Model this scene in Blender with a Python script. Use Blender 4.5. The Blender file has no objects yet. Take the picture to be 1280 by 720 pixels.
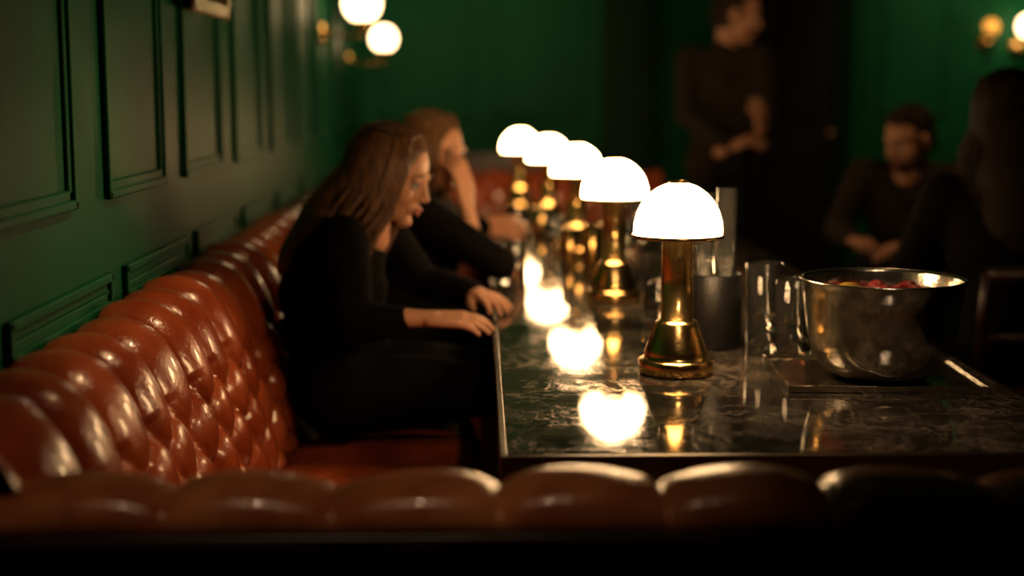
import bpy, math, random
from mathutils import Vector, Matrix
random.seed(7)
S = bpy.context.scene
pi = math.pi

# ---------------------------------------------------------------- materials
def nodes(mat):
    mat.use_nodes = True
    nt = mat.node_tree
    return nt, nt.nodes['Principled BSDF']

def mat(name, col, rough=0.5, metal=0.0, col2=None, scale=8.0, bump=0.0, bscale=60.0,
        coat=0.0, trans=0.0, ior=1.45, spec=0.5, emit=None, estr=0.0, rvar=0.0, stretch=None, bdist=0.004):
    m = bpy.data.materials.new(name)
    nt, b = nodes(m)
    L = nt.links
    b.inputs['Base Color'].default_value = (*col, 1)
    b.inputs['Roughness'].default_value = rough
    b.inputs['Metallic'].default_value = metal
    b.inputs['IOR'].default_value = ior
    b.inputs['Coat Weight'].default_value = coat
    b.inputs['Transmission Weight'].default_value = trans
    b.inputs['Specular IOR Level'].default_value = spec
    tc = nt.nodes.new('ShaderNodeTexCoord')
    mp = nt.nodes.new('ShaderNodeMapping')
    L.new(tc.outputs['Object'], mp.inputs['Vector'])
    if stretch: mp.inputs['Scale'].default_value = stretch
    if col2 is not None:
        n = nt.nodes.new('ShaderNodeTexNoise'); n.inputs['Scale'].default_value = scale
        n.inputs['Detail'].default_value = 6
        L.new(mp.outputs[0], n.inputs['Vector'])
        r = nt.nodes.new('ShaderNodeValToRGB')
        r.color_ramp.elements[0].position = 0.35; r.color_ramp.elements[1].position = 0.68
        r.color_ramp.elements[0].color = (*col, 1); r.color_ramp.elements[1].color = (*col2, 1)
        L.new(n.outputs['Fac'], r.inputs[0]); L.new(r.outputs[0], b.inputs['Base Color'])
        if rvar:
            mr = nt.nodes.new('ShaderNodeMapRange')
            mr.inputs['To Min'].default_value = max(0, rough - rvar); mr.inputs['To Max'].default_value = rough + rvar
            L.new(n.outputs['Fac'], mr.inputs['Value']); L.new(mr.outputs[0], b.inputs['Roughness'])
    if bump:
        n2 = nt.nodes.new('ShaderNodeTexNoise'); n2.inputs['Scale'].default_value = bscale
        n2.inputs['Detail'].default_value = 4
        L.new(mp.outputs[0], n2.inputs['Vector'])
        bp = nt.nodes.new('ShaderNodeBump'); bp.inputs['Strength'].default_value = bump
        bp.inputs['Distance'].default_value = bdist
        L.new(n2.outputs['Fac'], bp.inputs['Height']); L.new(bp.outputs[0], b.inputs['Normal'])
    if emit:
        b.inputs['Emission Color'].default_value = (*emit, 1)
        b.inputs['Emission Strength'].default_value = estr
    return m

M = {}
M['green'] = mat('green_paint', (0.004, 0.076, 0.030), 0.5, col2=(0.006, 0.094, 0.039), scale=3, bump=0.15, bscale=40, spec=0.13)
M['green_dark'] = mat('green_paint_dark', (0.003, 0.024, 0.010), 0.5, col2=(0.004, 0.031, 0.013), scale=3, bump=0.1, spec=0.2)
M['ceil'] = mat('ceiling_paint', (0.01, 0.03, 0.015), 0.7, col2=(0.012, 0.035, 0.018), bump=0.1)
M['leather'] = mat('oxblood_leather', (0.22, 0.036, 0.011), 0.24, col2=(0.38, 0.080, 0.024), scale=9, bump=0.3, bscale=120, coat=0.3, rvar=0.07)
M['leather_far'] = mat('leather_worn', (0.22, 0.060, 0.022), 0.29, col2=(0.38, 0.135, 0.055), scale=12, bump=0.3, bscale=120, coat=0.35, rvar=0.08)
M['brass'] = mat('aged_brass', (0.82, 0.56, 0.23), 0.21, 1.0, col2=(0.62, 0.40, 0.15), scale=22, bump=0.15, bscale=70, rvar=0.10)
M['bronze'] = mat('dark_bronze', (0.085, 0.065, 0.045), 0.33, 1.0, col2=(0.06, 0.045, 0.03), scale=22, bump=0.1, bscale=70, rvar=0.08)
M['steel'] = mat('brushed_steel', (0.80, 0.76, 0.68), 0.19, 1.0, col2=(0.64, 0.60, 0.52), scale=14, bump=0.55, bscale=22, rvar=0.06)
M['wood'] = mat('dark_walnut', (0.030, 0.009, 0.005), 0.36, col2=(0.010, 0.004, 0.003), scale=10, bump=0.15, stretch=(1, 8, 8))
M['black'] = mat('black_leatherette', (0.008, 0.008, 0.009), 0.42, col2=(0.013, 0.013, 0.013), scale=40, bump=0.3, bscale=200)
M['slate'] = mat('dark_tray_gloss', (0.022, 0.018, 0.013), 0.10, col2=(0.034, 0.028, 0.020), scale=30, bump=0.08, bscale=60)
M['knit'] = mat('black_knit', (0.0045, 0.0038, 0.0045), 0.9, col2=(0.008, 0.006, 0.007), scale=50, bump=0.4, bscale=180, spec=0.10)
M['suit'] = mat('dark_suit', (0.013, 0.008, 0.006), 0.85, col2=(0.019, 0.012, 0.009), scale=60, bump=0.3, bscale=220, spec=0.2)
M['suit_black'] = mat('black_suit', (0.004, 0.003, 0.003), 0.9, col2=(0.007, 0.005, 0.004), scale=60, bump=0.3, bscale=220, spec=0.1)
M['trouser'] = mat('dark_trousers', (0.005, 0.005, 0.006), 0.9, col2=(0.008, 0.008, 0.009), scale=60, spec=0.10)
M['shoe'] = mat('black_shoe', (0.01, 0.008, 0.007), 0.3, col2=(0.015, 0.012, 0.01))
M['skin'] = mat('skin', (0.76, 0.38, 0.22), 0.5, col2=(0.82, 0.41, 0.25), scale=20, bump=0.05, bscale=150)
M['skin_tan'] = mat('skin_tan', (0.40, 0.19, 0.11), 0.5, col2=(0.46, 0.22, 0.13), scale=20, bump=0.05, bscale=150)
M['lip'] = mat('lip', (0.46, 0.10, 0.08), 0.4, col2=(0.40, 0.09, 0.07))
M['eye'] = mat('eye_white', (0.6, 0.54, 0.48), 0.2, col2=(0.62, 0.56, 0.5))
M['iris'] = mat('iris_brown', (0.03, 0.015, 0.008), 0.1, col2=(0.05, 0.02, 0.01))
M['hair_brown'] = mat('hair_brown', (0.080, 0.032, 0.014), 0.42, col2=(0.26, 0.12, 0.048), scale=30, bump=0.8, bscale=60, stretch=(4, 4, 0.6))
M['hair_fair'] = mat('hair_auburn', (0.12, 0.055, 0.020), 0.42, col2=(0.26, 0.13, 0.05), scale=30, bump=0.8, bscale=60, stretch=(4, 4, 0.6))
M['hair_dark'] = mat('hair_dark', (0.010, 0.006, 0.004), 0.6, col2=(0.028, 0.014, 0.009), scale=30, bump=0.8, bscale=60, stretch=(4, 4, 0.6), spec=0.2)
M['shade'] = mat('opal_glass_lit', (0.9, 0.85, 0.75), 0.25, emit=(1.0, 0.62, 0.29), estr=40.0)
M['globe'] = mat('sconce_opal_lit', (0.9, 0.85, 0.75), 0.25, emit=(1.0, 0.68, 0.34), estr=9.0)
M['bracket_glow'] = mat('lit_bracket_glow', (0.9, 0.5, 0.1), 0.25, emit=(1.0, 0.40, 0.06), estr=1.3)  # emission stands in for lamplight on a brass bracket
M['glass'] = mat('clear_glass', (0.98, 0.97, 0.94), 0.02, trans=0.985, ior=1.47)
M['ribbed'] = mat('ribbed_glass', (0.97, 0.94, 0.88), 0.06, trans=0.965, ior=1.47, bump=0.9, bscale=8, stretch=(22, 22, 0.5), bdist=0.01)
M['drink'] = mat('rose_drink', (0.80, 0.30, 0.22), 0.05, trans=0.8, ior=1.33)
M['amber'] = mat('amber_drink', (0.60, 0.22, 0.05), 0.05, trans=0.8, ior=1.33)
M['lemon'] = mat('lemon_peel', (0.36, 0.23, 0.02), 0.5, col2=(0.44, 0.30, 0.03), scale=20, bump=0.3, bscale=120)
M['red'] = mat('red_berry', (0.17, 0.010, 0.008), 0.45, col2=(0.24, 0.016, 0.010), scale=20)
M['limeg'] = mat('lime_peel', (0.08, 0.11, 0.012), 0.5, col2=(0.11, 0.14, 0.016), scale=20, bump=0.3, bscale=120)
M['canvas'] = mat('painting_canvas', (0.05, 0.03, 0.015), 0.5, col2=(0.18, 0.09, 0.03), scale=5)

def marble():
    m = bpy.data.materials.new('dark_marble'); nt, b = nodes(m); L = nt.links
    tc = nt.nodes.new('ShaderNodeTexCoord')
    n0 = nt.nodes.new('ShaderNodeTexNoise'); n0.inputs['Scale'].default_value = 5.0; n0.inputs['Detail'].default_value = 6
    L.new(tc.outputs['Object'], n0.inputs['Vector'])
    mx = nt.nodes.new('ShaderNodeMixRGB'); mx.inputs[0].default_value = 0.25
    L.new(tc.outputs['Object'], mx.inputs[1]); L.new(n0.outputs['Color'], mx.inputs[2])
    def vein(scale, w, det=9):
        n = nt.nodes.new('ShaderNodeTexNoise'); n.inputs['Scale'].default_value = scale
        n.inputs['Detail'].default_value = det; n.inputs['Roughness'].default_value = 0.66
        L.new(mx.outputs[0], n.inputs['Vector'])
        s = nt.nodes.new('ShaderNodeMath'); s.operation = 'SUBTRACT'; s.inputs[1].default_value = 0.5
        a = nt.nodes.new('ShaderNodeMath'); a.operation = 'ABSOLUTE'
        r = nt.nodes.new('ShaderNodeMapRange'); r.inputs['From Min'].default_value = 0; r.inputs['From Max'].default_value = w
        r.inputs['To Min'].default_value = 1; r.inputs['To Max'].default_value = 0
        L.new(n.outputs['Fac'], s.inputs[0]); L.new(s.outputs[0], a.inputs[0]); L.new(a.outputs[0], r.inputs['Value'])
        return r.outputs[0]
    v1 = vein(10.0, 0.016); v2 = vein(28.0, 0.05)
    msk = nt.nodes.new('ShaderNodeTexNoise'); msk.inputs['Scale'].default_value = 6.0
    L.new(tc.outputs['Object'], msk.inputs['Vector'])
    mm = nt.nodes.new('ShaderNodeMapRange'); mm.inputs['From Min'].default_value = 0.40; mm.inputs['From Max'].default_value = 0.62
    L.new(msk.outputs['Fac'], mm.inputs['Value'])
    v2m = nt.nodes.new('ShaderNodeMath'); v2m.operation = 'MULTIPLY'; L.new(v2, v2m.inputs[0]); L.new(mm.outputs[0], v2m.inputs[1])
    ad = nt.nodes.new('ShaderNodeMath'); ad.operation = 'MULTIPLY_ADD'; ad.inputs[1].default_value = 0.75; ad.use_clamp = True
    v1s = nt.nodes.new('ShaderNodeMath'); v1s.operation = 'MULTIPLY'; v1s.inputs[1].default_value = 0.65; L.new(v1, v1s.inputs[0])
    L.new(v2m.outputs[0], ad.inputs[0]); L.new(v1s.outputs[0], ad.inputs[2])
    cr = nt.nodes.new('ShaderNodeMixRGB')
    cr.inputs[1].default_value = (0.024, 0.020, 0.017, 1); cr.inputs[2].default_value = (0.19, 0.165, 0.135, 1)
    L.new(ad.outputs[0], cr.inputs[0]); L.new(cr.outputs[0], b.inputs['Base Color'])
    rr = nt.nodes.new('ShaderNodeMapRange'); rr.inputs['To Min'].default_value = 0.05; rr.inputs['To Max'].default_value = 0.15
    L.new(ad.outputs[0], rr.inputs['Value']); L.new(rr.outputs[0], b.inputs['Roughness'])
    return m
M['marble'] = marble()

def planks():
    m = bpy.data.materials.new('dark_oak_planks'); nt, b = nodes(m); L = nt.links
    tc = nt.nodes.new('ShaderNodeTexCoord'); br = nt.nodes.new('ShaderNodeTexBrick')
    br.inputs['Scale'].default_value = 1.0; br.inputs['Brick Width'].default_value = 1.4; br.inputs['Row Height'].default_value = 0.14
    br.inputs['Mortar Size'].default_value = 0.003
    br.inputs['Color1'].default_value = (0.03, 0.014, 0.007, 1); br.inputs['Color2'].default_value = (0.045, 0.022, 0.011, 1)
    br.inputs['Mortar'].default_value = (0.004, 0.002, 0.001, 1)
    L.new(tc.outputs['Object'], br.inputs['Vector']); L.new(br.outputs['Color'], b.inputs['Base Color'])
    b.inputs['Roughness'].default_value = 0.4
    return m
M['floor'] = planks()

# ---------------------------------------------------------------- mesh builder
class MB:
    def __init__(s): s.v = []; s.f = []; s.mi = []; s.sm = []
    def add(s, vs, fs, mi=0, sm=True, mtx=None):
        o = len(s.v)
        for p in vs:
            p = Vector(p)
            s.v.append(mtx @ p if mtx else p)
        for f in fs:
            s.f.append([i + o for i in f]); s.mi.append(mi); s.sm.append(sm)
        return s
    def box(s, x0, x1, y0, y1, z0, z1, mi=0, mtx=None, sm=False):
        vs = [(x0,y0,z0),(x1,y0,z0),(x1,y1,z0),(x0,y1,z0),(x0,y0,z1),(x1,y0,z1),(x1,y1,z1),(x0,y1,z1)]
        return s.add(vs, [(0,3,2,1),(4,5,6,7),(0,1,5,4),(1,2,6,5),(2,3,7,6),(3,0,4,7)], mi, sm, mtx)
    def lathe(s, c, prof, seg=32, mi=0, mtx=None, sm=True):
        c = Vector(c); vs = []; fs = []; rings = []
        for r, z in prof:
            if r < 1e-6:
                rings.append([len(vs)]); vs.append((c.x, c.y, c.z + z))
            else:
                rings.append(list(range(len(vs), len(vs) + seg)))
                for i in range(seg):
                    a = 2*pi*i/seg; vs.append((c.x + r*math.cos(a), c.y + r*math.sin(a), c.z + z))
        for A, B in zip(rings, rings[1:]):
            if len(A) == 1 and len(B) == 1: continue
            for i in range(seg):
                j = (i+1) % seg
                if len(A) == 1: fs.append((A[0], B[j], B[i]))
                elif len(B) == 1: fs.append((A[i], A[j], B[0]))
                else: fs.append((A[i], A[j], B[j], B[i]))
        return s.add(vs, fs, mi, sm, mtx)
    def ell(s, c, r, mi=0, mtx=None, seg=20, rings=12):
        if not isinstance(r, (tuple, list)): r = (r, r, r)
        prof = [(math.sin(pi*k/rings), -math.cos(pi*k/rings)) for k in range(rings+1)]
        prof[0] = (0, -1); prof[-1] = (0, 1)
        T = Matrix.Translation(Vector(c)) @ Matrix.Diagonal((r[0], r[1], r[2], 1))
        if mtx: T = mtx @ T
        return s.lathe((0,0,0), prof, seg, mi, T)
    def tube(s, pts, rad, seg=12, mi=0, mtx=None, balls=False):
        pts = [Vector(p) for p in pts]; vs = []; fs = []
        if not isinstance(rad, (list, tuple)): rad = [rad]*len(pts)
        prev = None
        for i, p in enumerate(pts):
            d = (pts[min(i+1, len(pts)-1)] - pts[max(i-1, 0)])
            d = d.normalized() if d.length > 1e-9 else Vector((0,0,1))
            if prev is None:
                a = d.orthogonal().normalized()
            else:
                a = (prev - d*prev.dot(d)); a = a.normalized() if a.length > 1e-6 else d.orthogonal().normalized()
            prev = a; b = d.cross(a)
            for k in range(seg):
                t = 2*pi*k/seg; vs.append(p + (a*math.cos(t) + b*math.sin(t))*rad[i])
        n = len(pts)
        for i in range(n-1):
            for k in range(seg):
                j = (k+1) % seg; fs.append((i*seg+k, i*seg+j, (i+1)*seg+j, (i+1)*seg+k))
        fs.append(list(range(seg))[::-1]); fs.append([(n-1)*seg+k for k in range(seg)])
        s.add(vs, fs, mi, True, mtx)
        if balls:
            for p, r in zip(pts, rad): s.ell(p, r*1.0, mi, mtx, seg=14, rings=10)
        return s
    def grid(s, P, mi=0, closed=False):
        nu = len(P); nv = len(P[0]); vs = [q for row in P for q in row]; fs = []
        for i in range(nu-1):
            for j in range(nv-1):
                fs.append((i*nv+j, (i+1)*nv+j, (i+1)*nv+j+1, i*nv+j+1))
        return s.add(vs, fs, mi, True)
    def obj(s, name, mats, origin=(0,0,0), parent=None, bevel=0, voxel=0, smooth=2, subd=0):
        o = Vector(origin)
        me = bpy.data.meshes.new(name)
        base = o
        me.from_pydata([tuple(p - base) for p in s.v], [], s.f)
        for p, mi, sm in zip(me.polygons, s.mi, s.sm): p.material_index = mi; p.use_smooth = sm
        for m in mats: me.materials.append(M[m])
        me.update()
        ob = bpy.data.objects.new(name, me); S.collection.objects.link(ob)
        ob.location = o
        if parent:
            ob.parent = parent; ob.location = o - parent.location
        if bevel:
            b = ob.modifiers.new('bevel', 'BEVEL'); b.width = bevel; b.segments = 3; b.limit_method = 'ANGLE'
        if voxel:
            r = ob.modifiers.new('remesh', 'REMESH'); r.mode = 'VOXEL'; r.voxel_size = voxel; r.use_smooth_shade = True
            if smooth:
                q = ob.modifiers.new('smooth', 'SMOOTH'); q.factor = 0.5; q.iterations = smooth
        return ob

def empty(name, loc):
    e = bpy.data.objects.new(name, None); S.collection.objects.link(e); e.location = loc
    e.empty_display_size = 0.1
    return e

# ---------------------------------------------------------------- room
XL, XR, YN, YB, ZC = -0.72, 3.4, -1.6, 8.7, 2.9
MB().box(XL-0.1, XR+0.1, YN-0.1, YB+0.1, -0.1, 0).obj('floor', ['floor'])
MB().box(XL-0.1, XR+0.1, YN-0.1, YB+0.1, ZC, ZC+0.1).obj('ceiling', ['ceil'])

def frame_mould(mb, axis, plane, sgn, a0, a1, z0, z1, w=0.035, d=0.014):
    def bx(p0, p1, q0, q1, dd):
        lo, hi = sorted((plane, plane + sgn*dd))
        if axis == 'x': mb.box(lo, hi, p0, p1, q0, q1)
        else: mb.box(p0, p1, lo, hi, q0, q1)
    for (ww, dd) in ((w, d*0.55), (w*0.5, d)):
        bx(a0, a1, z0, z0+ww, dd); bx(a0, a1, z1-ww, z1, dd)
        bx(a0, a0+ww, z0, z1, dd); bx(a1-ww, a1, z0, z1, dd)

MB().box(XL-0.1, XL, YN, YB, 0, ZC).obj('wall_left', ['green'])
wl = MB(); y = 2.02 - 0.72*4
while y < 8.0:
    frame_mould(wl, 'x', XL, 1, y, y+0.50, 1.095, 2.55); y += 0.72
wl.obj('trim_1', ['green'], bevel=0.004)
wl = MB(); y = 2.13
while y < 7.6:
    frame_mould(wl, 'x', XL, 1, y, y+0.61, 0.885, 0.955); y += 0.72
wl.obj('trim_2', ['green'], bevel=0.004)
MB().box(XL, XR, YB, YB+0.1, 0, ZC).obj('wall_back', ['green'])
wb = MB()
for (a, b_) in ((-0.6, -0.05), (0.10, 0.62), (1.12, 1.5), (2.45, 2.85)):
    frame_mould(wb, 'y', YB, -1, a, b_, 1.15, 2.55); frame_mould(wb, 'y', YB, -1, a, b_, 0.2, 1.0)
wb.obj('trim_3', ['green'], bevel=0.004)
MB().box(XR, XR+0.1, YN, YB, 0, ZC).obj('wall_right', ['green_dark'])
wr = MB(); y = -1.2
while y < 8:
    frame_mould(wr, 'x', XR, -1, y, y+0.9, 1.1, 2.55); frame_mould(wr, 'x', XR, -1, y, y+0.9, 0.2, 0.95); y += 1.15
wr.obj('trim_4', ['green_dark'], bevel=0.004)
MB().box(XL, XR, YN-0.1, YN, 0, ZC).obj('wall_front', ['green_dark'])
MB().box(XR-0.02, XR, YN, YB-0.03, 0, 0.14).obj('baseboard_right', ['green_dark'], bevel=0.004)
MB().box(2.40, XR-0.03, YB-0.02, YB, 0, 0.14).obj('baseboard_back', ['green_dark'], bevel=0.004)
for i, (a, b_) in enumerate(((0.74, 1.06), (2.24, 2.38))):
    p = MB(); p.box(a, b_, YB-0.10, YB-0.001, 0.0, ZC); p.box(a+0.05, b_-0.05, YB-0.115, YB-0.10, 0.3, 2.6)
    p.box(a-0.015, b_+0.015, YB-0.13, YB-0.001, 0, 0.2)
    p.obj('trim_%d' % (i+5), ['green_dark' if i == 0 else 'green'], bevel=0.005)
d = MB(); d.box(1.66, 2.16, YB-0.05, YB-0.002, 0.0, 2.3, 0)
for z0, z1 in ((0.2, 1.0), (1.15, 2.15)):
    d.box(1.74, 2.10, YB-0.065, YB-0.05, z0, z1, 0)
d.box(1.60, 1.66, YB-0.08, YB-0.002, 0, 2.38, 1); d.box(2.16, 2.215, YB-0.08, YB-0.002, 0, 2.38, 1); d.box(1.66, 2.16, YB-0.08, YB-0.002, 2.3, 2.38, 1)
d.ell((2.12, YB-0.09, 1.05), (0.025, 0.03, 0.025), 2)
d.obj('door_1', ['black', 'green_dark', 'brass'], bevel=0.004)

# ---------------------------------------------------------------- banquette
def spl(ctrl, n):
    pts = []
    c = [Vector((a, b, 0)) for a, b in ctrl]; c = [c[0]*2 - c[1]] + c + [c[-1]*2 - c[-2]]
    for i in range(1, len(c)-2):
        for k in range(20):
            t = k/20; p0, p1, p2, p3 = c[i-1:i+3]
            pts.append(0.5*((2*p1) + (p2-p0)*t + (2*p0-5*p1+4*p2-p3)*t*t + (3*p1-p0-3*p2+p3)*t**3))
    pts.append(c[-2])
    ln = [0]
    for a, b in zip(pts, pts[1:]): ln.append(ln[-1] + (b-a).length)
    out = []; k = 0
    for i in range(n):
        s = ln[-1]*i/(n-1)
        while k < len(ln)-2 and ln[k+1] < s: k += 1
        t = (s - ln[k])/max(1e-9, ln[k+1]-ln[k]); out.append(pts[k].lerp(pts[k+1], t))
    return out, ln[-1]

def tuft_h(u, w, su, rs, wtop):
    if w <= wtop:
        a = u/su + w/(2*rs); b = u/su - w/(2*rs)
        h = (abs(math.sin(pi*a))*abs(math.sin(pi*b)))**0.38
        da = abs(a - round(a)); db = abs(b - round(b))
        dbt = math.hypot(da, db)
        return h*0.72 + 0.28*min(1, dbt/0.35)
    nrow = round(wtop/rs); off = 0.5 if nrow % 2 else 0.0
    return abs(math.sin(pi*(u/su - off)))**0.42
def tufted(prof, u0, u1, du, nv, place, su, rs, wtop, depth, uoff=0):
    P2, L = spl(prof, nv)
    G = []; n = int((u1-u0)/du)
    nrm = []
    for j in range(nv):
        a = P2[max(0, j-1)]; b = P2[min(nv-1, j+1)]; t = (b-a).normalized(); nrm.append(Vector((t.y, -t.x, 0)))
    for i in range(n+1):
        u = u0 + du*i; row = []
        irr = 1 + 0.10*math.sin(u*7.3) + 0.08*math.sin(u*17.1+1)
        for j in range(nv):
            w = L*j/(nv-1); h = tuft_h(u+uoff, w, su, rs, wtop)
            h += 0.035*math.sin(u*150+3*math.sin(w*40))*(1-min(1, h))
            e = min(1, (L-w)/0.03, 1)*min(1, w/0.02)
            q = P2[j] + nrm[j]*(depth*irr*(h*e))
            row.append(place(u, q.x, q.y))
        G.append(row)
    mb = MB(); mb.grid(G)
    m = 1
    while m*rs <= wtop+1e-4:
        w = m*rs; j = int(w/L*(nv-1)); off = 0.5 if m % 2 else 0
        k = math.ceil((u0+uoff)/su - off)
        while (k+off)*su - uoff < u1:
            u = (k+off)*su - uoff; q = P2[j] + nrm[j]*(0.004)
            mb.ell(place(u, q.x, q.y), 0.009, 0, seg=10, rings=6); k += 1
        m += 1
    return mb

bench = empty('leather_banquette', (-0.5, 4.5, 0))
tb = tufted([(-0.47,0.44),(-0.495,0.56),(-0.53,0.70),(-0.565,0.80),(-0.60,0.855),(-0.645,0.872),(-0.685,0.860),(-0.698,0.83)],
            1.63, 7.72, 0.008, 84, lambda u, a, b: Vector((max(a, -0.703), u, b)), 0.17, 0.085, 0.34, 0.042)
tb.obj('tufted_back', ['leather'], (-0.5, 4.5, 0), bench)
def cushion(x0, x1, y0, y1, z0, z1):
    m = MB(); G = []; n = 24
    def cap(t): return (1-abs(2*t-1)**8)
    for i in range(n+1):
        row = []
        for j in range(n+1):
            s, t = i/n, j/n
            row.append(Vector((x0+(x1-x0)*s, y0+(y1-y0)*t, z0+(z1-z0)*(cap(s)*cap(t))**0.3*(1.0) + 0.012*math.sin(pi*s)*math.sin(pi*t))))
        G.append(row)
    m.grid(G); m.box(x0, x1, y0, y1, z0-0.09, z0+0.001, 0)
    return m
ys = [2.20, 3.30, 4.70, 6.10, 7.20]
k = 1
for a, b_ in zip(ys, ys[1:]):
    cushion(-0.50, 0.0, a, b_-0.006, 0.38, 0.455).obj('seat_%d' % k, ['leather'], (-0.25, (a+b_)/2, 0.4), bench); k += 1
cushion(-0.50, 1.15, 1.74, 2.19, 0.38, 0.455).obj('seat_%d' % k, ['leather'], (0.3, 1.9, 0.4), bench)
base = MB(); base.box(-0.70, -0.06, 2.04, 7.7, 0.005, 0.29); base.box(-0.70, -0.50, 2.04, 7.7, 0.29, 0.45)
base.box(-0.70, 1.15, 1.66, 2.04, 0.005, 0.29)
base.obj('plinth', ['wood'], (-0.4, 4.5, 0), bench, bevel=0.004)
fr = tufted([(1.815,0.44),(1.80,0.58),(1.775,0.70),(1.745,0.780),(1.715,0.808),(1.672,0.819),(1.634,0.811),(1.612,0.796),(1.618,0.781)],
            -0.70, 1.15, 0.006, 100, lambda u, a, b: Vector((u, a, b)), 0.197, 0.085, 0.30, 0.028, uoff=0.175)
fr.obj('tufted_end_back', ['leather_far'], (0.2, 1.6, 0), bench)
pn = MB(); pn.box(-0.70, 1.15, 1.622, 1.67, 0.005, 0.790); pn.box(-0.70, 1.15, 1.598, 1.67, 0.772, 0.789)
for a in (-0.6, -0.02, 0.56):
    frame_mould(pn, 'y', 1.622, -1, a, a+0.5, 0.15, 0.72)
pn.box(-0.70, 1.15, 1.604, 1.622, 0.005, 0.12)
pn.obj('wood_back_panel', ['wood'], (0.2, 1.6, 0), bench, bevel=0.003)
fe = tufted([(7.24,0.44),(7.27,0.60),(7.31,0.75),(7.35,0.84),(7.39,0.870),(7.44,0.86),(7.46,0.82)],
            -0.45, 0.95, 0.012, 50, lambda u, a, b: Vector((u, a, b)), 0.17, 0.085, 0.34, -0.03)
fe.obj('far_end_back', ['leather'], (0.2, 7.4, 0), bench)
fp = MB(); fp.box(-0.70, 0.95, 7.47, 7.52, 0.005, 0.84); fp.box(-0.25, 0.50, 7.47, 7.53, 0.84, 0.985); fp.box(-0.5, 0.95, 7.22, 7.47, 0.005, 0.40)
fp.obj('far_panel', ['wood'], (0.2, 7.4, 0), bench, bevel=0.004)

# ---------------------------------------------------------------- table
tab = empty('marble_dining_table', (0.5, 4.6, 0))
t = MB(); t.box(0.040, 0.985, 2.125, 7.115, 0.712, 0.7502); t.obj('marble_top', ['marble'], (0.5, 4.6, 0.73), tab, bevel=0.002)
t = MB()
for (a, b_, c_, d_) in ((0.029, 0.996, 2.113, 2.126), (0.029, 0.996, 7.114, 7.127), (0.029, 0.041, 2.126, 7.114), (0.984, 0.996, 2.126, 7.114)):
    t.box(a, b_, c_, d_, 0.708, 0.7492)
t.obj('metal_edge_band', ['bronze'], (0.5, 4.6, 0.73), tab, bevel=0.002)
t = MB(); t.box(0.034, 0.991, 2.118, 7.122, 0.698, 0.711); t.box(0.07, 0.955, 2.17, 7.07, 0.64, 0.70)
for yy in (2.7, 4.6, 6.5):
    t.lathe((0.51, yy, 0), [(0,0.002),(0.24,0.002),(0.24,0.02),(0.06,0.045),(0.045,0.08),(0.045,0.58),(0.12,0.64),(0,0.64)], 32)
t.obj('table_frame', ['black'], (0.5, 4.6, 0.5), tab, bevel=0.003)

# ---------------------------------------------------------------- lamps
def table_lamp(x, y):
    z = 0.7505
    e = empty('table_lamp', (x, y, z))
    b = MB(); b.lathe((x,y,z), [(0,0),(0.071,0),(0.0735,0.003),(0.0735,0.026),(0.071,0.029),(0.063,0.030),(0.063,0.040),(0.061,0.048),
        (0.043,0.098),(0.039,0.104),(0.0315,0.106),(0.0315,0.262),(0.035,0.264),(0.035,0.270),(0,0.270)], 48)
    b.obj('brass_body', ['brass'], (x,y,z), e)
    s = MB(); prof = [(0,0.272),(0.080,0.272),(0.086,0.276),(0.0865,0.282)]
    for k in range(1, 15):
        a = k/14*pi/2; prof.append((max(0.0001, 0.0865*math.cos(a)), 0.282+0.094*math.sin(a)))
    prof[-1] = (0, 0.376)
    s.lathe((x,y,z), prof, 48); s.obj('glass_shade', ['shade'], (x,y,z), e)
    r = MB(); r.lathe((x,y,z), [(0.080,0.268),(0.0895,0.268),(0.0905,0.271),(0.0895,0.275),(0.0865,0.2752),(0.080,0.268)], 48)
    r.lathe((x,y,z), [(0,0.372),(0.019,0.372),(0.020,0.378),(0.016,0.381),(0,0.382)], 32)
    r.obj('rim', ['brass'], (x,y,z), e)
for (x, y) in ((0.386,2.755),(0.355,3.74),(0.325,4.78),(0.278,5.76),(0.190,6.72)): table_lamp(x, y)

# ---------------------------------------------------------------- sconces
def sconce(x, y, z, dx, dy, reach=0.19, gm='globe', gr=0.07):
    e = empty('wall_sconce', (x, y, z))
    px, py = x+dx*reach, y+dy*reach
    b = MB()
    if dx:
        R = Matrix.Translation((x, y, z)) @ Matrix.Rotation(pi/2*dx, 4, 'Y')
    else:
        R = Matrix.Translation((x, y, z)) @ Matrix.Rotation(-pi/2*dy, 4, 'X')
    b.lathe((0,0,0), [(0,0.001),(0.055,0.001),(0.055,0.012),(0.03,0.02),(0.015,0.03),(0,0.03)], 28, 0, R)
    b.tube([(x+dx*.02,y+dy*.02,z),(x+dx*.09,y+dy*.09,z-0.015),(px,py,z-0.01),(px,py,z+0.03)], 0.009)
    b.lathe((px,py,z+0.02), [(0,0),(0.02,0),(0.035,0.02),(0.038,0.04),(0,0.04)], 24)
    b.obj('brass_arm', ['brass'], (x,y,z), e)
    g = MB(); g.ell((px,py,z+0.047+gr), gr, seg=28, rings=18); g.obj('globe', [gm], (x,y,z), e)
sconce(XL, 6.55, 1.565, 1, 0, 0.19, gr=0.085)
sconce(XL, 7.85, 1.47, 1, 0, 0.20)
sconce(3.27, YB, 1.57, 0, -1)
sconce(3.07, YB, 1.60, 0, -1, 0.10, 'bracket_glow', 0.042)  # glowing ball added where a brass bracket catches the light

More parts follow.
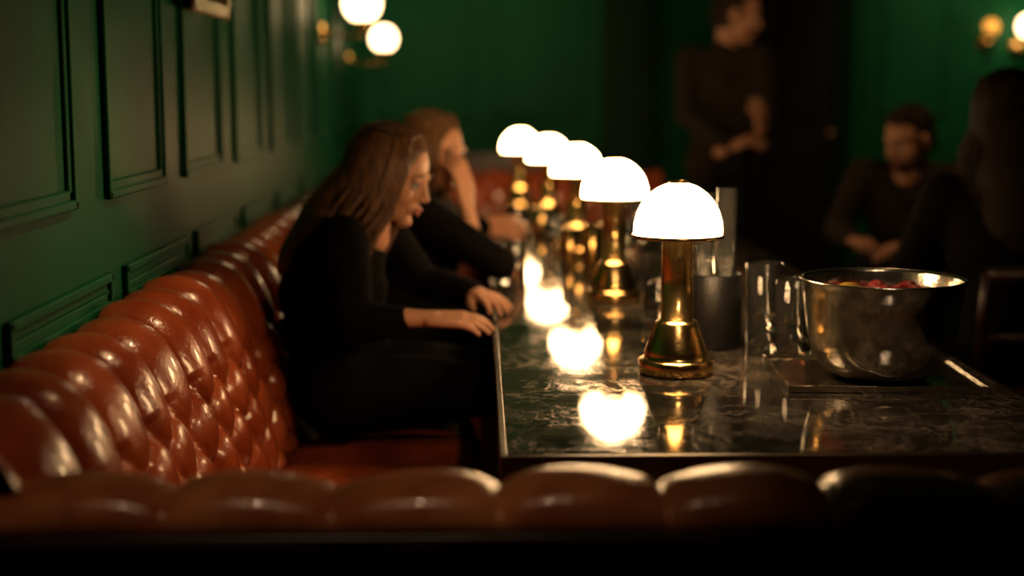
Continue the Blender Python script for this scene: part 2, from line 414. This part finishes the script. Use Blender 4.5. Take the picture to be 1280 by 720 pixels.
pf = empty('framed_picture', (XL+0.02, 3.65, 1.7))
m = MB()
y0, y1, z0, z1 = 3.40, 3.92, 1.49, 2.15
m.box(XL+0.02, XL+0.05, y0, y1, z0, z0+0.04); m.box(XL+0.02, XL+0.05, y0, y1, z1-0.04, z1)
m.box(XL+0.02, XL+0.05, y0, y0+0.04, z0, z1); m.box(XL+0.02, XL+0.05, y1-0.04, y1, z0, z1)
m.obj('gilt_frame', ['brass'], (XL, 3.65, 1.7), pf, bevel=0.006)
MB().box(XL+0.016, XL+0.03, y0+0.01, y1-0.01, z0+0.01, z1-0.01).obj('canvas', ['canvas'], (XL, 3.65, 1.7), pf)

# ---------------------------------------------------------------- tabletop objects
def tumbler(name, x, y, r, h, fill=0.0, liq='drink', mt='glass', z=0.7505, tilt=None):
    e = empty(name, (x, y, z))
    g = MB(); w = 0.003
    g.lathe((x,y,z), [(0,0),(r*0.88,0),(r*0.9,0.003),(r,h-0.001),(r-w*0.5,h),(r-w,h-0.001),(r*0.9-w,0.014),(0,0.012)], 36)
    g.obj('vessel', [mt], (x,y,z), e)
    if fill:
        l = MB(); l.lathe((x,y,z), [(0,0.0145),(r*0.9-w-0.001,0.0155),(r*0.93-w-0.0008,h*fill),(0,h*fill)], 32)
        l.obj('liquid', [liq], (x,y,z), e)
    return e
tumbler('highball_glass', 0.614, 3.03, 0.041, 0.185, 0.0)
tumbler('highball_glass', 0.655, 2.92, 0.040, 0.165, 0.38)
tumbler('brass_cup', 0.345, 4.36, 0.031, 0.145, mt='brass')
tumbler('brass_cup', 0.285, 4.50, 0.028, 0.125, mt='brass')
tumbler('brass_cup', 0.235, 5.45, 0.034, 0.110, mt='brass')
tumbler('rocks_glass', 0.27, 5.15, 0.040, 0.10, 0.5, 'amber')
tumbler('rocks_glass', 0.44, 3.50, 0.036, 0.085, 0.5, 'amber')
tumbler('rocks_glass', 0.15, 5.60, 0.040, 0.10, 0.5, 'drink')
tumbler('rocks_glass', 0.50, 4.9, 0.040, 0.10, 0.4, 'amber')
tumbler('highball_glass', 0.60, 5.4, 0.036, 0.15, 0.5, 'amber')
cx, cy, cz = 0.508, 3.04, 0.7505
e = empty('utensil_caddy', (cx, cy, cz))
c = MB(); c.lathe((cx,cy,cz), [(0,0),(0.056,0),(0.058,0.002),(0.058,0.160),(0.056,0.162),(0.053,0.160),(0.053,0.01),(0,0.01)], 40)
c.obj('caddy_body', ['black'], (cx,cy,cz), e)
g = MB()
for (dx, dy, r, h0, h1) in ((-0.023, 0.0, 0.021, 0.012, 0.335), (0.024, 0.008, 0.021, 0.012, 0.345)):
    g.lathe((cx+dx,cy+dy,cz), [(0,h0),(r*0.9,h0),(r,h0+0.01),(r*1.05,h1),(r*1.05-0.002,h1),(r-0.002,h0+0.015),(0,h0+0.015)], 28)
g.obj('glass_tubes', ['ribbed'], (cx,cy,cz), e)
g = MB()
for k, (dx, dy, tx, ty, h) in enumerate(((-0.02,0,0.004,0.0,0.31),(0.02,0.01,0.006,0,0.32),(0.0,-0.03,-0.012,0,0.25),(0.028,0.01,-0.008,0.0,0.30))):
    g.tube([(cx+dx,cy+dy,cz+0.03),(cx+dx+tx,cy+dy+ty,cz+h)], 0.003, 8)
    g.ell((cx+dx+tx,cy+dy+ty,cz+h), (0.008,0.004,0.014), 0)
g.obj('bar_spoons', ['steel'], (cx,cy,cz), e)

bx, by, bz = 0.765, 2.665, 0.7585
e = empty('steel_ice_bowl', (bx, by, bz))
prof = [(0,0.002),(0.078,0.0),(0.088,0.004),(0.112,0.020),(0.130,0.050),(0.141,0.095),(0.147,0.140),(0.151,0.185),(0.155,0.188),(0.155,0.192),(0.150,0.192),
        (0.1475,0.185),(0.144,0.140),(0.138,0.095),(0.127,0.052),(0.109,0.024),(0.086,0.008),(0,0.006)]
b = MB(); b.lathe((bx,by,bz), prof, 72); b.obj('bowl', ['steel'], (bx,by,bz), e)
g = MB()
for k in range(44):
    a = random.uniform(0, 2*pi); rr = 0.110*math.sqrt(random.random()); X = bx + rr*math.cos(a); Y = by + rr*math.sin(a)
    Z = bz + random.uniform(0.142, 0.160)
    R = Matrix.Translation((X,Y,Z)) @ Matrix.Rotation(random.uniform(0,3), 4, 'Z') @ Matrix.Rotation(random.uniform(-0.6,0.6), 4, 'X')
    if X < bx-0.035: mi = random.choice((0,0,2)); g.ell((0,0,0), (0.026,0.019,0.018), mi, R); g.ell((0.026,0,0), (0.006,0.005,0.005), mi, R)
    else: g.ell((0,0,0), (0.024,0.018,0.017), 1, R); g.ell((0.018,0,0.002), (0.009,0.012,0.010), 1, R)
for k in range(16):
    a = k*0.9; g.ell((bx+0.085*math.cos(a), by+0.085*math.sin(a), bz+0.125), 0.03, 1)
g.obj('citrus_and_berries', ['lemon', 'red', 'limeg'], (bx,by,bz), e)
mn = empty('serving_tray', (0.78, 2.70, 0.7505))
R = Matrix.Translation((0.775, 2.70, 0.7505)) @ Matrix.Rotation(math.radians(-3), 4, 'Z')
q = MB(); q.box(-0.196, 0.166, -0.146, 0.166, 0.0, 0.0075, 0, R)
q.obj('slab', ['slate'], (0.78,2.70,0.7505), mn)
q = MB()
for (a, b_, c_, d_) in ((-0.20, 0.17, -0.150, -0.146), (-0.20, 0.17, 0.166, 0.170), (-0.20, -0.196, -0.150, 0.170), (0.166, 0.17, -0.150, 0.170)):
    q.box(a, b_, c_, d_, 0.0, 0.0125, 0, R)
q.obj('metal_rim', ['steel'], (0.78,2.70,0.7505), mn, bevel=0.001)

# ---------------------------------------------------------------- people
def head(e, c, yaw, pitch, roll=0, skin='skin', s=1.0, hair=None, neck_to=None, L=None):
    Mx = Matrix.Translation(Vector(c)) @ Matrix.Rotation(yaw, 4, 'Z') @ Matrix.Rotation(pitch, 4, 'Y') @ Matrix.Rotation(roll, 4, 'X') @ Matrix.Scale(s, 4)
    h = MB()
    h.ell((-0.012,0,0.030), (0.096,0.076,0.086), 0, Mx, 28, 18)
    h.ell((0.026,0,-0.022), (0.060,0.060,0.085), 0, Mx, 24, 16)
    h.ell((0.030,0,-0.070), (0.048,0.047,0.036), 0, Mx)
    h.ell((0.064,0,-0.096), (0.020,0.022,0.016), 0, Mx)
    for q in (-1, 1):
        h.ell((0.055,q*0.036,-0.030), (0.026,0.022,0.026), 0, Mx)
        h.ell((-0.008,q*0.076,-0.008), (0.018,0.008,0.030), 0, Mx)
        h.ell((-0.004,q*0.082,0.006), (0.016,0.006,0.016), 0, Mx)
        h.ell((0.094,q*0.010,-0.032), (0.010,0.008,0.007), 0, Mx)
    h.tube([(0.078,0,0.016),(0.091,0,-0.007),(0.101,0,-0.027)], [0.009,0.009,0.011], 12, 0, Mx, True)
    h.tube([(0.074,-0.036,0.018),(0.083,0,0.024),(0.074,0.036,0.018)], [0.011,0.012,0.011], 10, 0, Mx, True)
    h.tube([(0.078,-0.018,-0.060),(0.086,0,-0.058),(0.078,0.018,-0.060)], [0.010,0.012,0.010], 10, 0, Mx, True)
    nb = Mx @ Vector((-0.020, 0, -0.06))
    nt_ = Vector(neck_to) if neck_to else Mx @ Vector((-0.05, 0, -0.20))
    h.tube([nb, nb.lerp(nt_, .5), nt_], [0.052*s, 0.050*s, 0.062*s], 20, 0, None, True)
    h.obj('head', [skin], L, e, voxel=0.0045, smooth=3)
    d = MB()
    for q in (-1, 1):
        d.ell((0.0715,q*0.030,0.000), 0.0125, 0, Mx, 16, 12)
        d.ell((0.0790,q*0.030,0.000), 0.0064, 1, Mx, 12, 8)
        d.tube([(0.076,q*0.044,0.003),(0.0835,q*0.030,0.009),(0.081,q*0.018,0.004)], [0.0012,0.0022,0.0012], 8, 1, Mx)
        d.tube([(0.077,q*0.048,0.021),(0.087,q*0.034,0.028),(0.089,q*0.017,0.025)], [0.0012,0.0028,0.0022], 8, 2, Mx)
    d.tube([(0.087,-0.022,-0.062),(0.094,-0.008,-0.057),(0.095,0,-0.059),(0.094,0.008,-0.057),(0.087,0.022,-0.062)], [0.002,0.0045,0.0045,0.0045,0.002], 10, 3, Mx)
    d.tube([(0.087,-0.020,-0.064),(0.092,0,-0.069),(0.087,0.020,-0.064)], [0.002,0.0055,0.002], 10, 3, Mx)
    d.obj('face_features', ['eye', 'iris', hair or 'hair_dark', 'lip'], L, e)
    return Mx

def short_hair(e, Mx, L, hm='hair_dark', beard=False):
    h = MB()
    h.ell((-0.024,0,0.042), (0.094,0.081,0.086), 0, Mx, 28, 18)
    h.ell((-0.045,0,-0.005), (0.068,0.074,0.075), 0, Mx, 24, 14)
    h.ell((0.030,0.01,0.098), (0.050,0.050,0.026), 0, Mx)
    for q in (-1, 1): h.ell((0.012,q*0.072,0.015), (0.014,0.007,0.032), 0, Mx)
    for k in range(160):
        a = random.uniform(-2.3, 2.3)+pi; t = random.uniform(0.15, 1.35)
        dx, dy, dz = math.cos(a)*math.sin(t), math.sin(a)*math.sin(t), math.cos(t)
        p = Vector((-0.024+0.092*dx, 0.079*dy, 0.042+0.084*dz))
        h.tube([p, p + Vector((dx*0.008+0.012, dy*0.008, dz*0.008-0.004))], [0.004, 0.001], 5, 0, Mx)
    if beard:
        h.ell((0.045,0,-0.085), (0.046,0.046,0.030), 0, Mx)
        h.tube([(0.086,-0.026,-0.056),(0.100,0,-0.049),(0.086,0.026,-0.056)], [0.004,0.006,0.004], 8, 0, Mx)
        for q in (-1,1): h.tube([(0.0,q*0.066,-0.02),(0.02,q*0.060,-0.06),(0.05,q*0.036,-0.090)], [0.008,0.012,0.014], 8, 0, Mx)
    h.obj('hair', [hm], L, e)

def long_hair(e, Mx, L, hm, length=0.34, drift=(-0.05, 0, 0), nst=300, seed=1, wave=0.012, fat=1.0):
    rnd = random.Random(seed)
    b = MB()
    b.ell((-0.022,0,0.036), (0.101,0.086,0.092), 0, Mx, 28, 18)
    b.ell((-0.050,0,-0.02), (0.070,0.080,0.10), 0, Mx, 24, 16)
    c0 = Mx @ Vector((-0.055, 0, -0.06)); dr = Vector(drift)
    b.tube([c0, c0+dr*0.5+Vector((0,0,-length*0.35)), c0+dr+Vector((0,0,-length*0.7)), c0+dr*1.1+Vector((0,0,-length))], [0.072*fat,0.078*fat,0.066*fat,0.03*fat], 20, 0, None, True)
    b.obj('hair_mass', [hm], L, e, voxel=0.009, smooth=4)
    s = MB()
    for k in range(nst):
        a = rnd.uniform(-2.45, 2.45)
        ca, sa = -math.cos(a), math.sin(a)
        crown = Vector((rnd.uniform(-0.03, 0.05), 0.012*math.copysign(1, sa), 0.118))
        p1 = Vector((-0.02+0.075*ca, 0.070*sa, 0.098)); p2 = Vector((-0.022+0.102*ca, 0.088*sa, 0.035))
        p3 = Vector((-0.025+0.100*ca, 0.092*sa, -0.035))
        W = [Mx @ crown, Mx @ p1, Mx @ p2, Mx @ p3]
        ll = length*rnd.uniform(0.75, 1.08); w = W[-1]; ph = rnd.uniform(0, 6); sp = rnd.uniform(0.7, 1.2)*fat
        cen = Mx @ Vector((-0.045, 0, -0.035))
        for q in range(1, 6):
            t = q/5
            off = (w - cen)*(1+(sp-1)*t)*(1 - 0.35*t)
            W.append(cen + off + dr*t + Vector((wave*math.sin(ph+4*t), wave*math.cos(ph+4.5*t), -ll*t)))
        s.tube(W, [0.002,0.004,0.005,0.005,0.005,0.0045,0.004,0.003,0.001], 6)
    s.obj('hair_strands', [hm], L, e)

def hand(e, L, name, wrist, d, palm, skin='skin', left=False, curl=0.35, s=1.0, spread=0.05, thumb=0.0, arm=0.05, ar=0.026):
    X = Vector(d).normalized(); Pn = Vector(palm); Z = (-(Pn - X*Pn.dot(X))).normalized(); Y = Z.cross(X)
    sg = -1 if left else 1
    R = Matrix((X, Y, Z)).transposed().to_4x4()
    Mx = Matrix.Translation(Vector(wrist)) @ R @ Matrix.Scale(s, 4)
    h = MB()
    h.tube([(-arm,0,0),(-0.01,0,0),(0.02,0,0)], [ar,0.022,0.021], 14, 0, Mx, True)
    ang = [0.10, 0.02, -0.06, -0.14]; ln = [0.072, 0.080, 0.074, 0.058]; kn = [0.088, 0.092, 0.088, 0.080]; ys_ = [0.027, 0.009, -0.009, -0.026]
    for a, l, kx, yy in zip(ang, ln, kn, ys_):
        h.tube([(0.01,sg*yy*0.5,0),(kx,sg*yy,0)], [0.016,0.0115], 10, 0, Mx, True)
        p = Vector((kx, sg*yy, 0)); pts = [p.copy()]; c = curl*0.8
        for f in (0.45, 0.32, 0.25):
            aa = a*(1+spread*4)
            dr = Vector((math.cos(c)*math.cos(aa), sg*math.sin(aa), -math.sin(c)))
            p = p + dr*l*f; pts.append(p.copy()); c += curl
        h.tube(pts, [0.0098,0.0088,0.0078,0.0066], 10, 0, Mx, True)
    h.tube([(0.015,sg*0.018,-0.006),(0.045,sg*0.038,-0.012-0.01*thumb),(0.070,sg*(0.050-0.02*thumb),-0.018-0.025*thumb),(0.092,sg*(0.054-0.035*thumb),-0.022-0.035*thumb)], [0.016,0.013,0.0105,0.008], 12, 0, Mx, True)
    h.ell((0.05,0,-0.003), (0.042,0.034,0.013), 0, Mx)
    return h.obj(name, [skin], L, e, voxel=0.0032, smooth=2)

def body(e, L, J, w=1.0, top='knit', bot='trouser', arm_scale=1.0):
    V = {k: Vector(v) for k, v in J.items()}
    b = MB()
    lat = (V['shR'] - V['shL']).normalized()
    sm = (V['shR'] + V['shL'])*0.5; hm = (V['hipR'] + V['hipL'])*0.5; sh = (V['shR']-V['shL']).length
    up = (sm - hm)
    def cross(pt, half, r): b.tube([pt - lat*half, pt + lat*half], [r, r], 18, 0, None, True)
    bk = Vector(J.get('bulge', (0,0,0)))
    cross(hm, 0.075*w, 0.115*w); cross(hm + up*0.22 + bk*0.4, 0.05*w, 0.112*w); cross(hm + up*0.42 + bk*0.8, 0.055*w, 0.110*w)
    cross(hm + up*0.62 + bk, 0.075*w, 0.112*w); cross(hm + up*0.80 + bk*0.8, sh*0.26, 0.095*w); cross(sm + bk*0.3 - up*0.04, sh*0.38, 0.066*w)
    for k in (0.1, 0.3, 0.5, 0.7):
        b.tube([hm + up*k + bk*k, hm + up*(k+0.2) + bk*k], [0.11*w, 0.11*w], 16)
    nb = V['neck']; b.tube([sm, sm.lerp(nb, 0.55)], [0.075*w, 0.062*w], 16, 0, None, True)
    for s_ in 'LR':
        a = arm_scale
        cuff = V.get('cf'+s_, V['wr'+s_])
        b.tube([V['sh'+s_], V['sh'+s_].lerp(V['el'+s_], .5), V['el'+s_], V['el'+s_].lerp(cuff, .4), cuff],
               [0.064*w*a, 0.056*w*a, 0.046*w*a, 0.045*w*a, 0.034*a], 16, 0, None, True)
    b.obj('torso_clothing', [top], L, e, voxel=0.010, smooth=5)
    l = MB()
    l.tube([V['hipL'], V['hipR']], [0.118*w]*2, 16, 0, None, True)
    for s_ in 'LR':
        l.tube([V['hip'+s_], V['hip'+s_].lerp(V['kn'+s_], .5), V['kn'+s_], V['kn'+s_].lerp(V['an'+s_], .35), V['an'+s_]],
               [0.098*w, 0.082*w, 0.060*w, 0.056*w, 0.042*w], 16, 0, None, True)
    l.obj('legs', [bot], L, e, voxel=0.012, smooth=4)
    f = MB()
    for s_ in 'LR':
        a = V['an'+s_]; t = Vector(J['toe'])
        f.tube([a + Vector((0,0,-0.02)) - t*0.04, a + t*0.08 + Vector((0,0,-0.045)), a + t*0.18 + Vector((0,0,-0.055))], [0.042,0.036,0.024], 12, 0, None, True)
    f.obj('shoes', ['shoe'], L, e, voxel=0.008)

# --- woman near (profile, hunched forward)
L = Vector((-0.33, 3.52, 0.455)); W1 = empty('seated_woman', L)
body(W1, L, dict(hipL=(-0.335,3.61,0.58), hipR=(-0.335,3.41,0.58), shL=(-0.28,3.69,0.970), shR=(-0.325,3.33,0.950), neck=(-0.275,3.50,1.025),
    elL=(-0.15,3.74,0.80), wrL=(-0.02,3.62,0.788), elR=(-0.29,3.26,0.765), wrR=(-0.150,3.24,0.782), cfR=(-0.185,3.245,0.779),
    knL=(0.12,3.61,0.575), knR=(0.12,3.41,0.575), anL=(0.12,3.61,0.10), anR=(0.12,3.41,0.10), toe=(1,0,0), bulge=(-0.055,0,0)), 1.03, 'knit', 'trouser')
Mx = head(W1, (-0.215,3.47,1.100), math.radians(-18), math.radians(18), 0, 'skin', 1.0, 'hair_brown', (-0.283,3.50,0.95), L)
long_hair(W1, Mx, L, 'hair_brown', 0.25, (-0.13,-0.03,0), 420, 3, 0.016, 1.3)
hand(W1, L, 'hand_right', (-0.125,3.238,0.783), (1,-0.05,-0.02), (0.0,0.3,-1), 'skin', False, 0.24, 0.93, arm=0.08, ar=0.027)
hand(W1, L, 'hand_left', (-0.01,3.61,0.788), (0.5,-1,-0.04), (0,0,-1), 'skin', True, 0.22, 0.93)

# --- woman behind, chin on hand
L = Vector((-0.27, 4.36, 0.455)); W2 = empty('seated_woman', L)
body(W2, L, dict(hipL=(-0.27,4.46,0.58), hipR=(-0.27,4.28,0.58), shL=(-0.18,4.54,0.965), shR=(-0.20,4.22,0.950), neck=(-0.17,4.38,1.02),
    elL=(-0.04,4.60,0.82), wrL=(0.005,4.50,0.875), elR=(0.060,4.12,0.802), wrR=(-0.03,4.17,0.96), cfR=(0.035,4.13,0.83),
    knL=(0.14,4.46,0.575), knR=(0.14,4.26,0.575), anL=(0.14,4.46,0.10), anR=(0.14,4.26,0.10), toe=(1,0,0), bulge=(0.05,0,0)), 1.08, 'knit', 'trouser')
Mx = head(W2, (-0.138,4.33,1.120), math.radians(-32), math.radians(8), 0, 'skin', 1.0, 'hair_fair', (-0.190,4.38,0.96), L)
long_hair(W2, Mx, L, 'hair_fair', 0.20, (-0.07,0.03,0), 320, 5, 0.014, 1.15)
hand(W2, L, 'hand_right', (-0.038,4.19,0.965), (-0.15,0.10,1), (-0.7,0.6,-0.1), 'skin', True, 0.25, 0.97, arm=0.14, ar=0.036)
hand(W2, L, 'hand_left', (0.000,4.51,0.880), (1,-0.25,-0.05), (0.25,1.0,-0.05), 'skin', True, 0.55, 1.0, thumb=1.0, arm=0.09, ar=0.03)
tumbler('rocks_glass', 0.118, 4.538, 0.034, 0.13, 0.55, 'amber', z=0.7505)

# --- standing man
L = Vector((1.20, 6.95, 0.0)); P = empty('standing_man', L)
body(P, L, dict(hipL=(1.27,6.93,0.95), hipR=(1.14,6.97,0.95), shL=(1.345,6.90,1.46), shR=(1.02,6.98,1.46), neck=(1.19,6.93,1.56),
    elL=(1.37,6.80,1.20), wrL=(1.31,6.62,1.10), elR=(0.99,6.87,1.19), wrR=(1.17,6.68,1.04),
    knL=(1.29,6.91,0.50), knR=(1.17,6.97,0.50), anL=(1.30,6.93,0.09), anR=(1.18,6.99,0.09), toe=(0.4,-0.9,0)), 1.08, 'suit', 'trouser')
Mx = head(P, (1.235,6.90,1.665), math.radians(-14), math.radians(12), 0, 'skin_tan', 1.14, 'hair_dark', (1.19,6.94,1.50), L)
short_hair(P, Mx, L)
hand(P, L, 'hand_right', (1.175,6.675,1.04), (0.7,-0.3,0.35), (0.1,0.4,-1), 'skin_tan', False, 0.5, 1.1)
hand(P, L, 'hand_left', (1.305,6.615,1.105), (-0.1,-0.4,0.9), (-0.3,0.5,-0.3), 'skin_tan', True, 0.5, 1.1)

def chair(x, y, ang, h=0.45):
    R = Matrix.Translation((x,y,0)) @ Matrix.Rotation(ang, 4, 'Z')
    e = empty('dining_chair', (x,y,0)); b = MB()
    for a, c_ in ((-0.19,-0.19),(-0.19,0.19),(0.19,-0.19),(0.19,0.19)):
        b.tube([(a,c_,0.001),(a*0.95,c_*0.95,h-0.05)], [0.014,0.019], 10, 0, R)
    for c_ in (-0.18,0.18): b.tube([(-0.185,c_,h-0.05),(-0.235,c_,h+0.22),(-0.26,c_,h+0.36)], 0.016, 10, 0, R)
    b.box(-0.21,0.21,-0.21,0.21,h-0.06,h-0.03,0,R); b.tube([(-0.26,-0.18,h+0.35),(-0.28,0,h+0.36),(-0.26,0.18,h+0.35)],0.02,10,0,R)
    b.tube([(-0.225,-0.18,h+0.18),(-0.25,0,h+0.18),(-0.225,0.18,h+0.18)],0.014,10,0,R)
    b.obj('frame', ['wood'], (x,y,0), e)
    b = MB(); b.box(-0.21,0.21,-0.21,0.21,h-0.029,h,0,R); b.obj('cushion', ['leather'], (x,y,0), e, bevel=0.012)
def rot(c, ang, pts):
    out = {}
    for k, v in pts.items():
        v = Vector(v); r = Matrix.Rotation(ang, 3, 'Z') @ v
        out[k] = r + Vector(c) if k not in ('toe','bulge') else r
    return out
seat = dict(hipL=(0,0.09,0.575), hipR=(0,-0.09,0.575), shL=(0.09,0.20,0.96), shR=(0.09,-0.20,0.96), neck=(0.12,0,1.03),
    elL=(0.20,0.27,0.74), wrL=(0.42,0.12,0.72), elR=(0.20,-0.27,0.74), wrR=(0.42,-0.12,0.72),
    knL=(0.45,0.13,0.54), knR=(0.45,-0.13,0.54), anL=(0.45,0.13,0.09), anR=(0.45,-0.13,0.09), toe=(1,0,0), bulge=(-0.03,0,0))
ang = math.radians(-125); c = (1.80, 5.80, 0.0)
L = Vector(c); P = empty('seated_man', L); chair(c[0], c[1], ang)
J = rot(c, ang, seat); body(P, L, J, 1.18, 'suit', 'trouser')
hd = Vector(c) + Matrix.Rotation(ang, 3, 'Z') @ Vector((0.15,0,1.11))
Mx = head(P, hd, math.radians(-150), math.radians(18), 0, 'skin_tan', 1.08, 'hair_dark', Vector(J['neck'])-Vector((0,0,0.06)), L)
short_hair(P, Mx, L, beard=True)
Rz = Matrix.Rotation(ang, 3, 'Z')
hand(P, L, 'hand_left', J['wrL'], Rz @ Vector((0.7,-0.7,-0.1)), (0,0,-1), 'skin_tan', True, 0.4)
hand(P, L, 'hand_right', J['wrR'], Rz @ Vector((0.7,0.7,0.1)), (0,0,-1), 'skin_tan', False, 0.4)

ang = math.radians(88); c = (1.53, 3.95, 0.0); J = rot(c, ang, seat)
L = Vector(c); P = empty('seated_woman', L); chair(c[0], c[1], ang, 0.47)
for k in J:
    if k not in ('toe','bulge') and k[:2] not in ('kn','an'): J[k] = J[k] + Vector((0,0,0.04))
body(P, L, J, 1.12, 'suit_black', 'trouser')
hd = Vector(c) + Matrix.Rotation(ang, 3, 'Z') @ Vector((0.13,0.03,1.235))
Mx = head(P, hd, math.radians(92), math.radians(5), 0, 'skin', 1.05, 'hair_dark', Vector(J['neck'])-Vector((0,0,0.06)), L)
long_hair(P, Mx, L, 'hair_dark', 0.38, (-0.02,-0.08,0), 420, 9, 0.028, 1.5)
Rz = Matrix.Rotation(ang, 3, 'Z')
hand(P, L, 'hand_left', J['wrL'], Rz @ Vector((0.7,-0.7,-0.1)), (0,0,-1), 'skin', True, 0.4, 0.95)
hand(P, L, 'hand_right', J['wrR'], Rz @ Vector((0.7,0.7,0.1)), (0,0,-1), 'skin', False, 0.4, 0.95)

# ---------------------------------------------------------------- unseen ceiling spots, mostly added fill light
def unseen_spot(x, y, power, target, size=60, blend=0.7, col=(1.0, 0.60, 0.28)):  # out-of-view spot put in for its light, with a made-up housing
    e = empty('unseen_spotlight', (x, y, ZC-0.002))
    h = MB(); h.lathe((x,y,ZC-0.002), [(0.075,0),(0.075,-0.012),(0.06,-0.014),(0.052,-0.004),(0.0,-0.002)], 28)
    h.obj('housing', ['brass'], (x,y,ZC-0.002), e)
    li = bpy.data.lights.new('fill_bulb', 'SPOT'); li.energy = power; li.color = col; li.spot_size = math.radians(size); li.spot_blend = blend
    li.shadow_soft_size = 0.05
    o = bpy.data.objects.new('fill_bulb', li); S.collection.objects.link(o); o.parent = e; o.location = (0,0,-0.03)
    dv = Vector(target) - Vector((x, y, ZC-0.032)); o.rotation_euler = dv.to_track_quat('-Z', 'Y').to_euler()
unseen_spot(0.55, 2.9, 125, (-0.55, 2.55, 0.66), 36, 0.9)
unseen_spot(0.15, 4.1, 26, (-0.36, 4.1, 0.8), 48)
unseen_spot(-0.30, 0.85, 38, (-0.22, 1.64, 0.80), 34, 1.0, (1.0, 0.66, 0.38))  # added to light the camera side of the leather roll
unseen_spot(0.6, 0.7, 60, (0.6, 2.8, 0.78), 36, 0.8, (1.0, 0.66, 0.38))  # added so brass, bowl and glasses are lit from the front
unseen_spot(0.9, 3.6, 26, (0.65, 2.9, 0.75), 46)
unseen_spot(0.0, 7.5, 48, (-0.1, 8.6, 1.75), 80, 1.0)
unseen_spot(2.9, 7.6, 62, (3.0, 8.6, 1.6), 80, 1.0)
unseen_spot(1.9, 5.0, 36, (1.65, 5.8, 1.15), 46)
unseen_spot(1.5, 5.9, 26, (1.25, 6.9, 1.6), 38)  # added warm light on the standing man

w = bpy.data.worlds.new('World'); S.world = w; w.use_nodes = True
w.node_tree.nodes['Background'].inputs[0].default_value = (0.010, 0.012, 0.010, 1)
w.node_tree.nodes['Background'].inputs[1].default_value = 0.3

# ---------------------------------------------------------------- camera
cam = bpy.data.cameras.new('camera'); co = bpy.data.objects.new('camera', cam); S.collection.objects.link(co)
cam.lens = 50; cam.sensor_width = 36; co.location = (0, 0, 1.30)
co.rotation_euler = (math.radians(90-7.85), 0, math.radians(-1.29))
cam.clip_start = 0.05; cam.clip_end = 50
cam.dof.use_dof = True; cam.dof.focus_distance = 2.60; cam.dof.aperture_fstop = 1.3
S.camera = co
S.view_settings.view_transform = 'Standard'
S.view_settings.look = 'None'
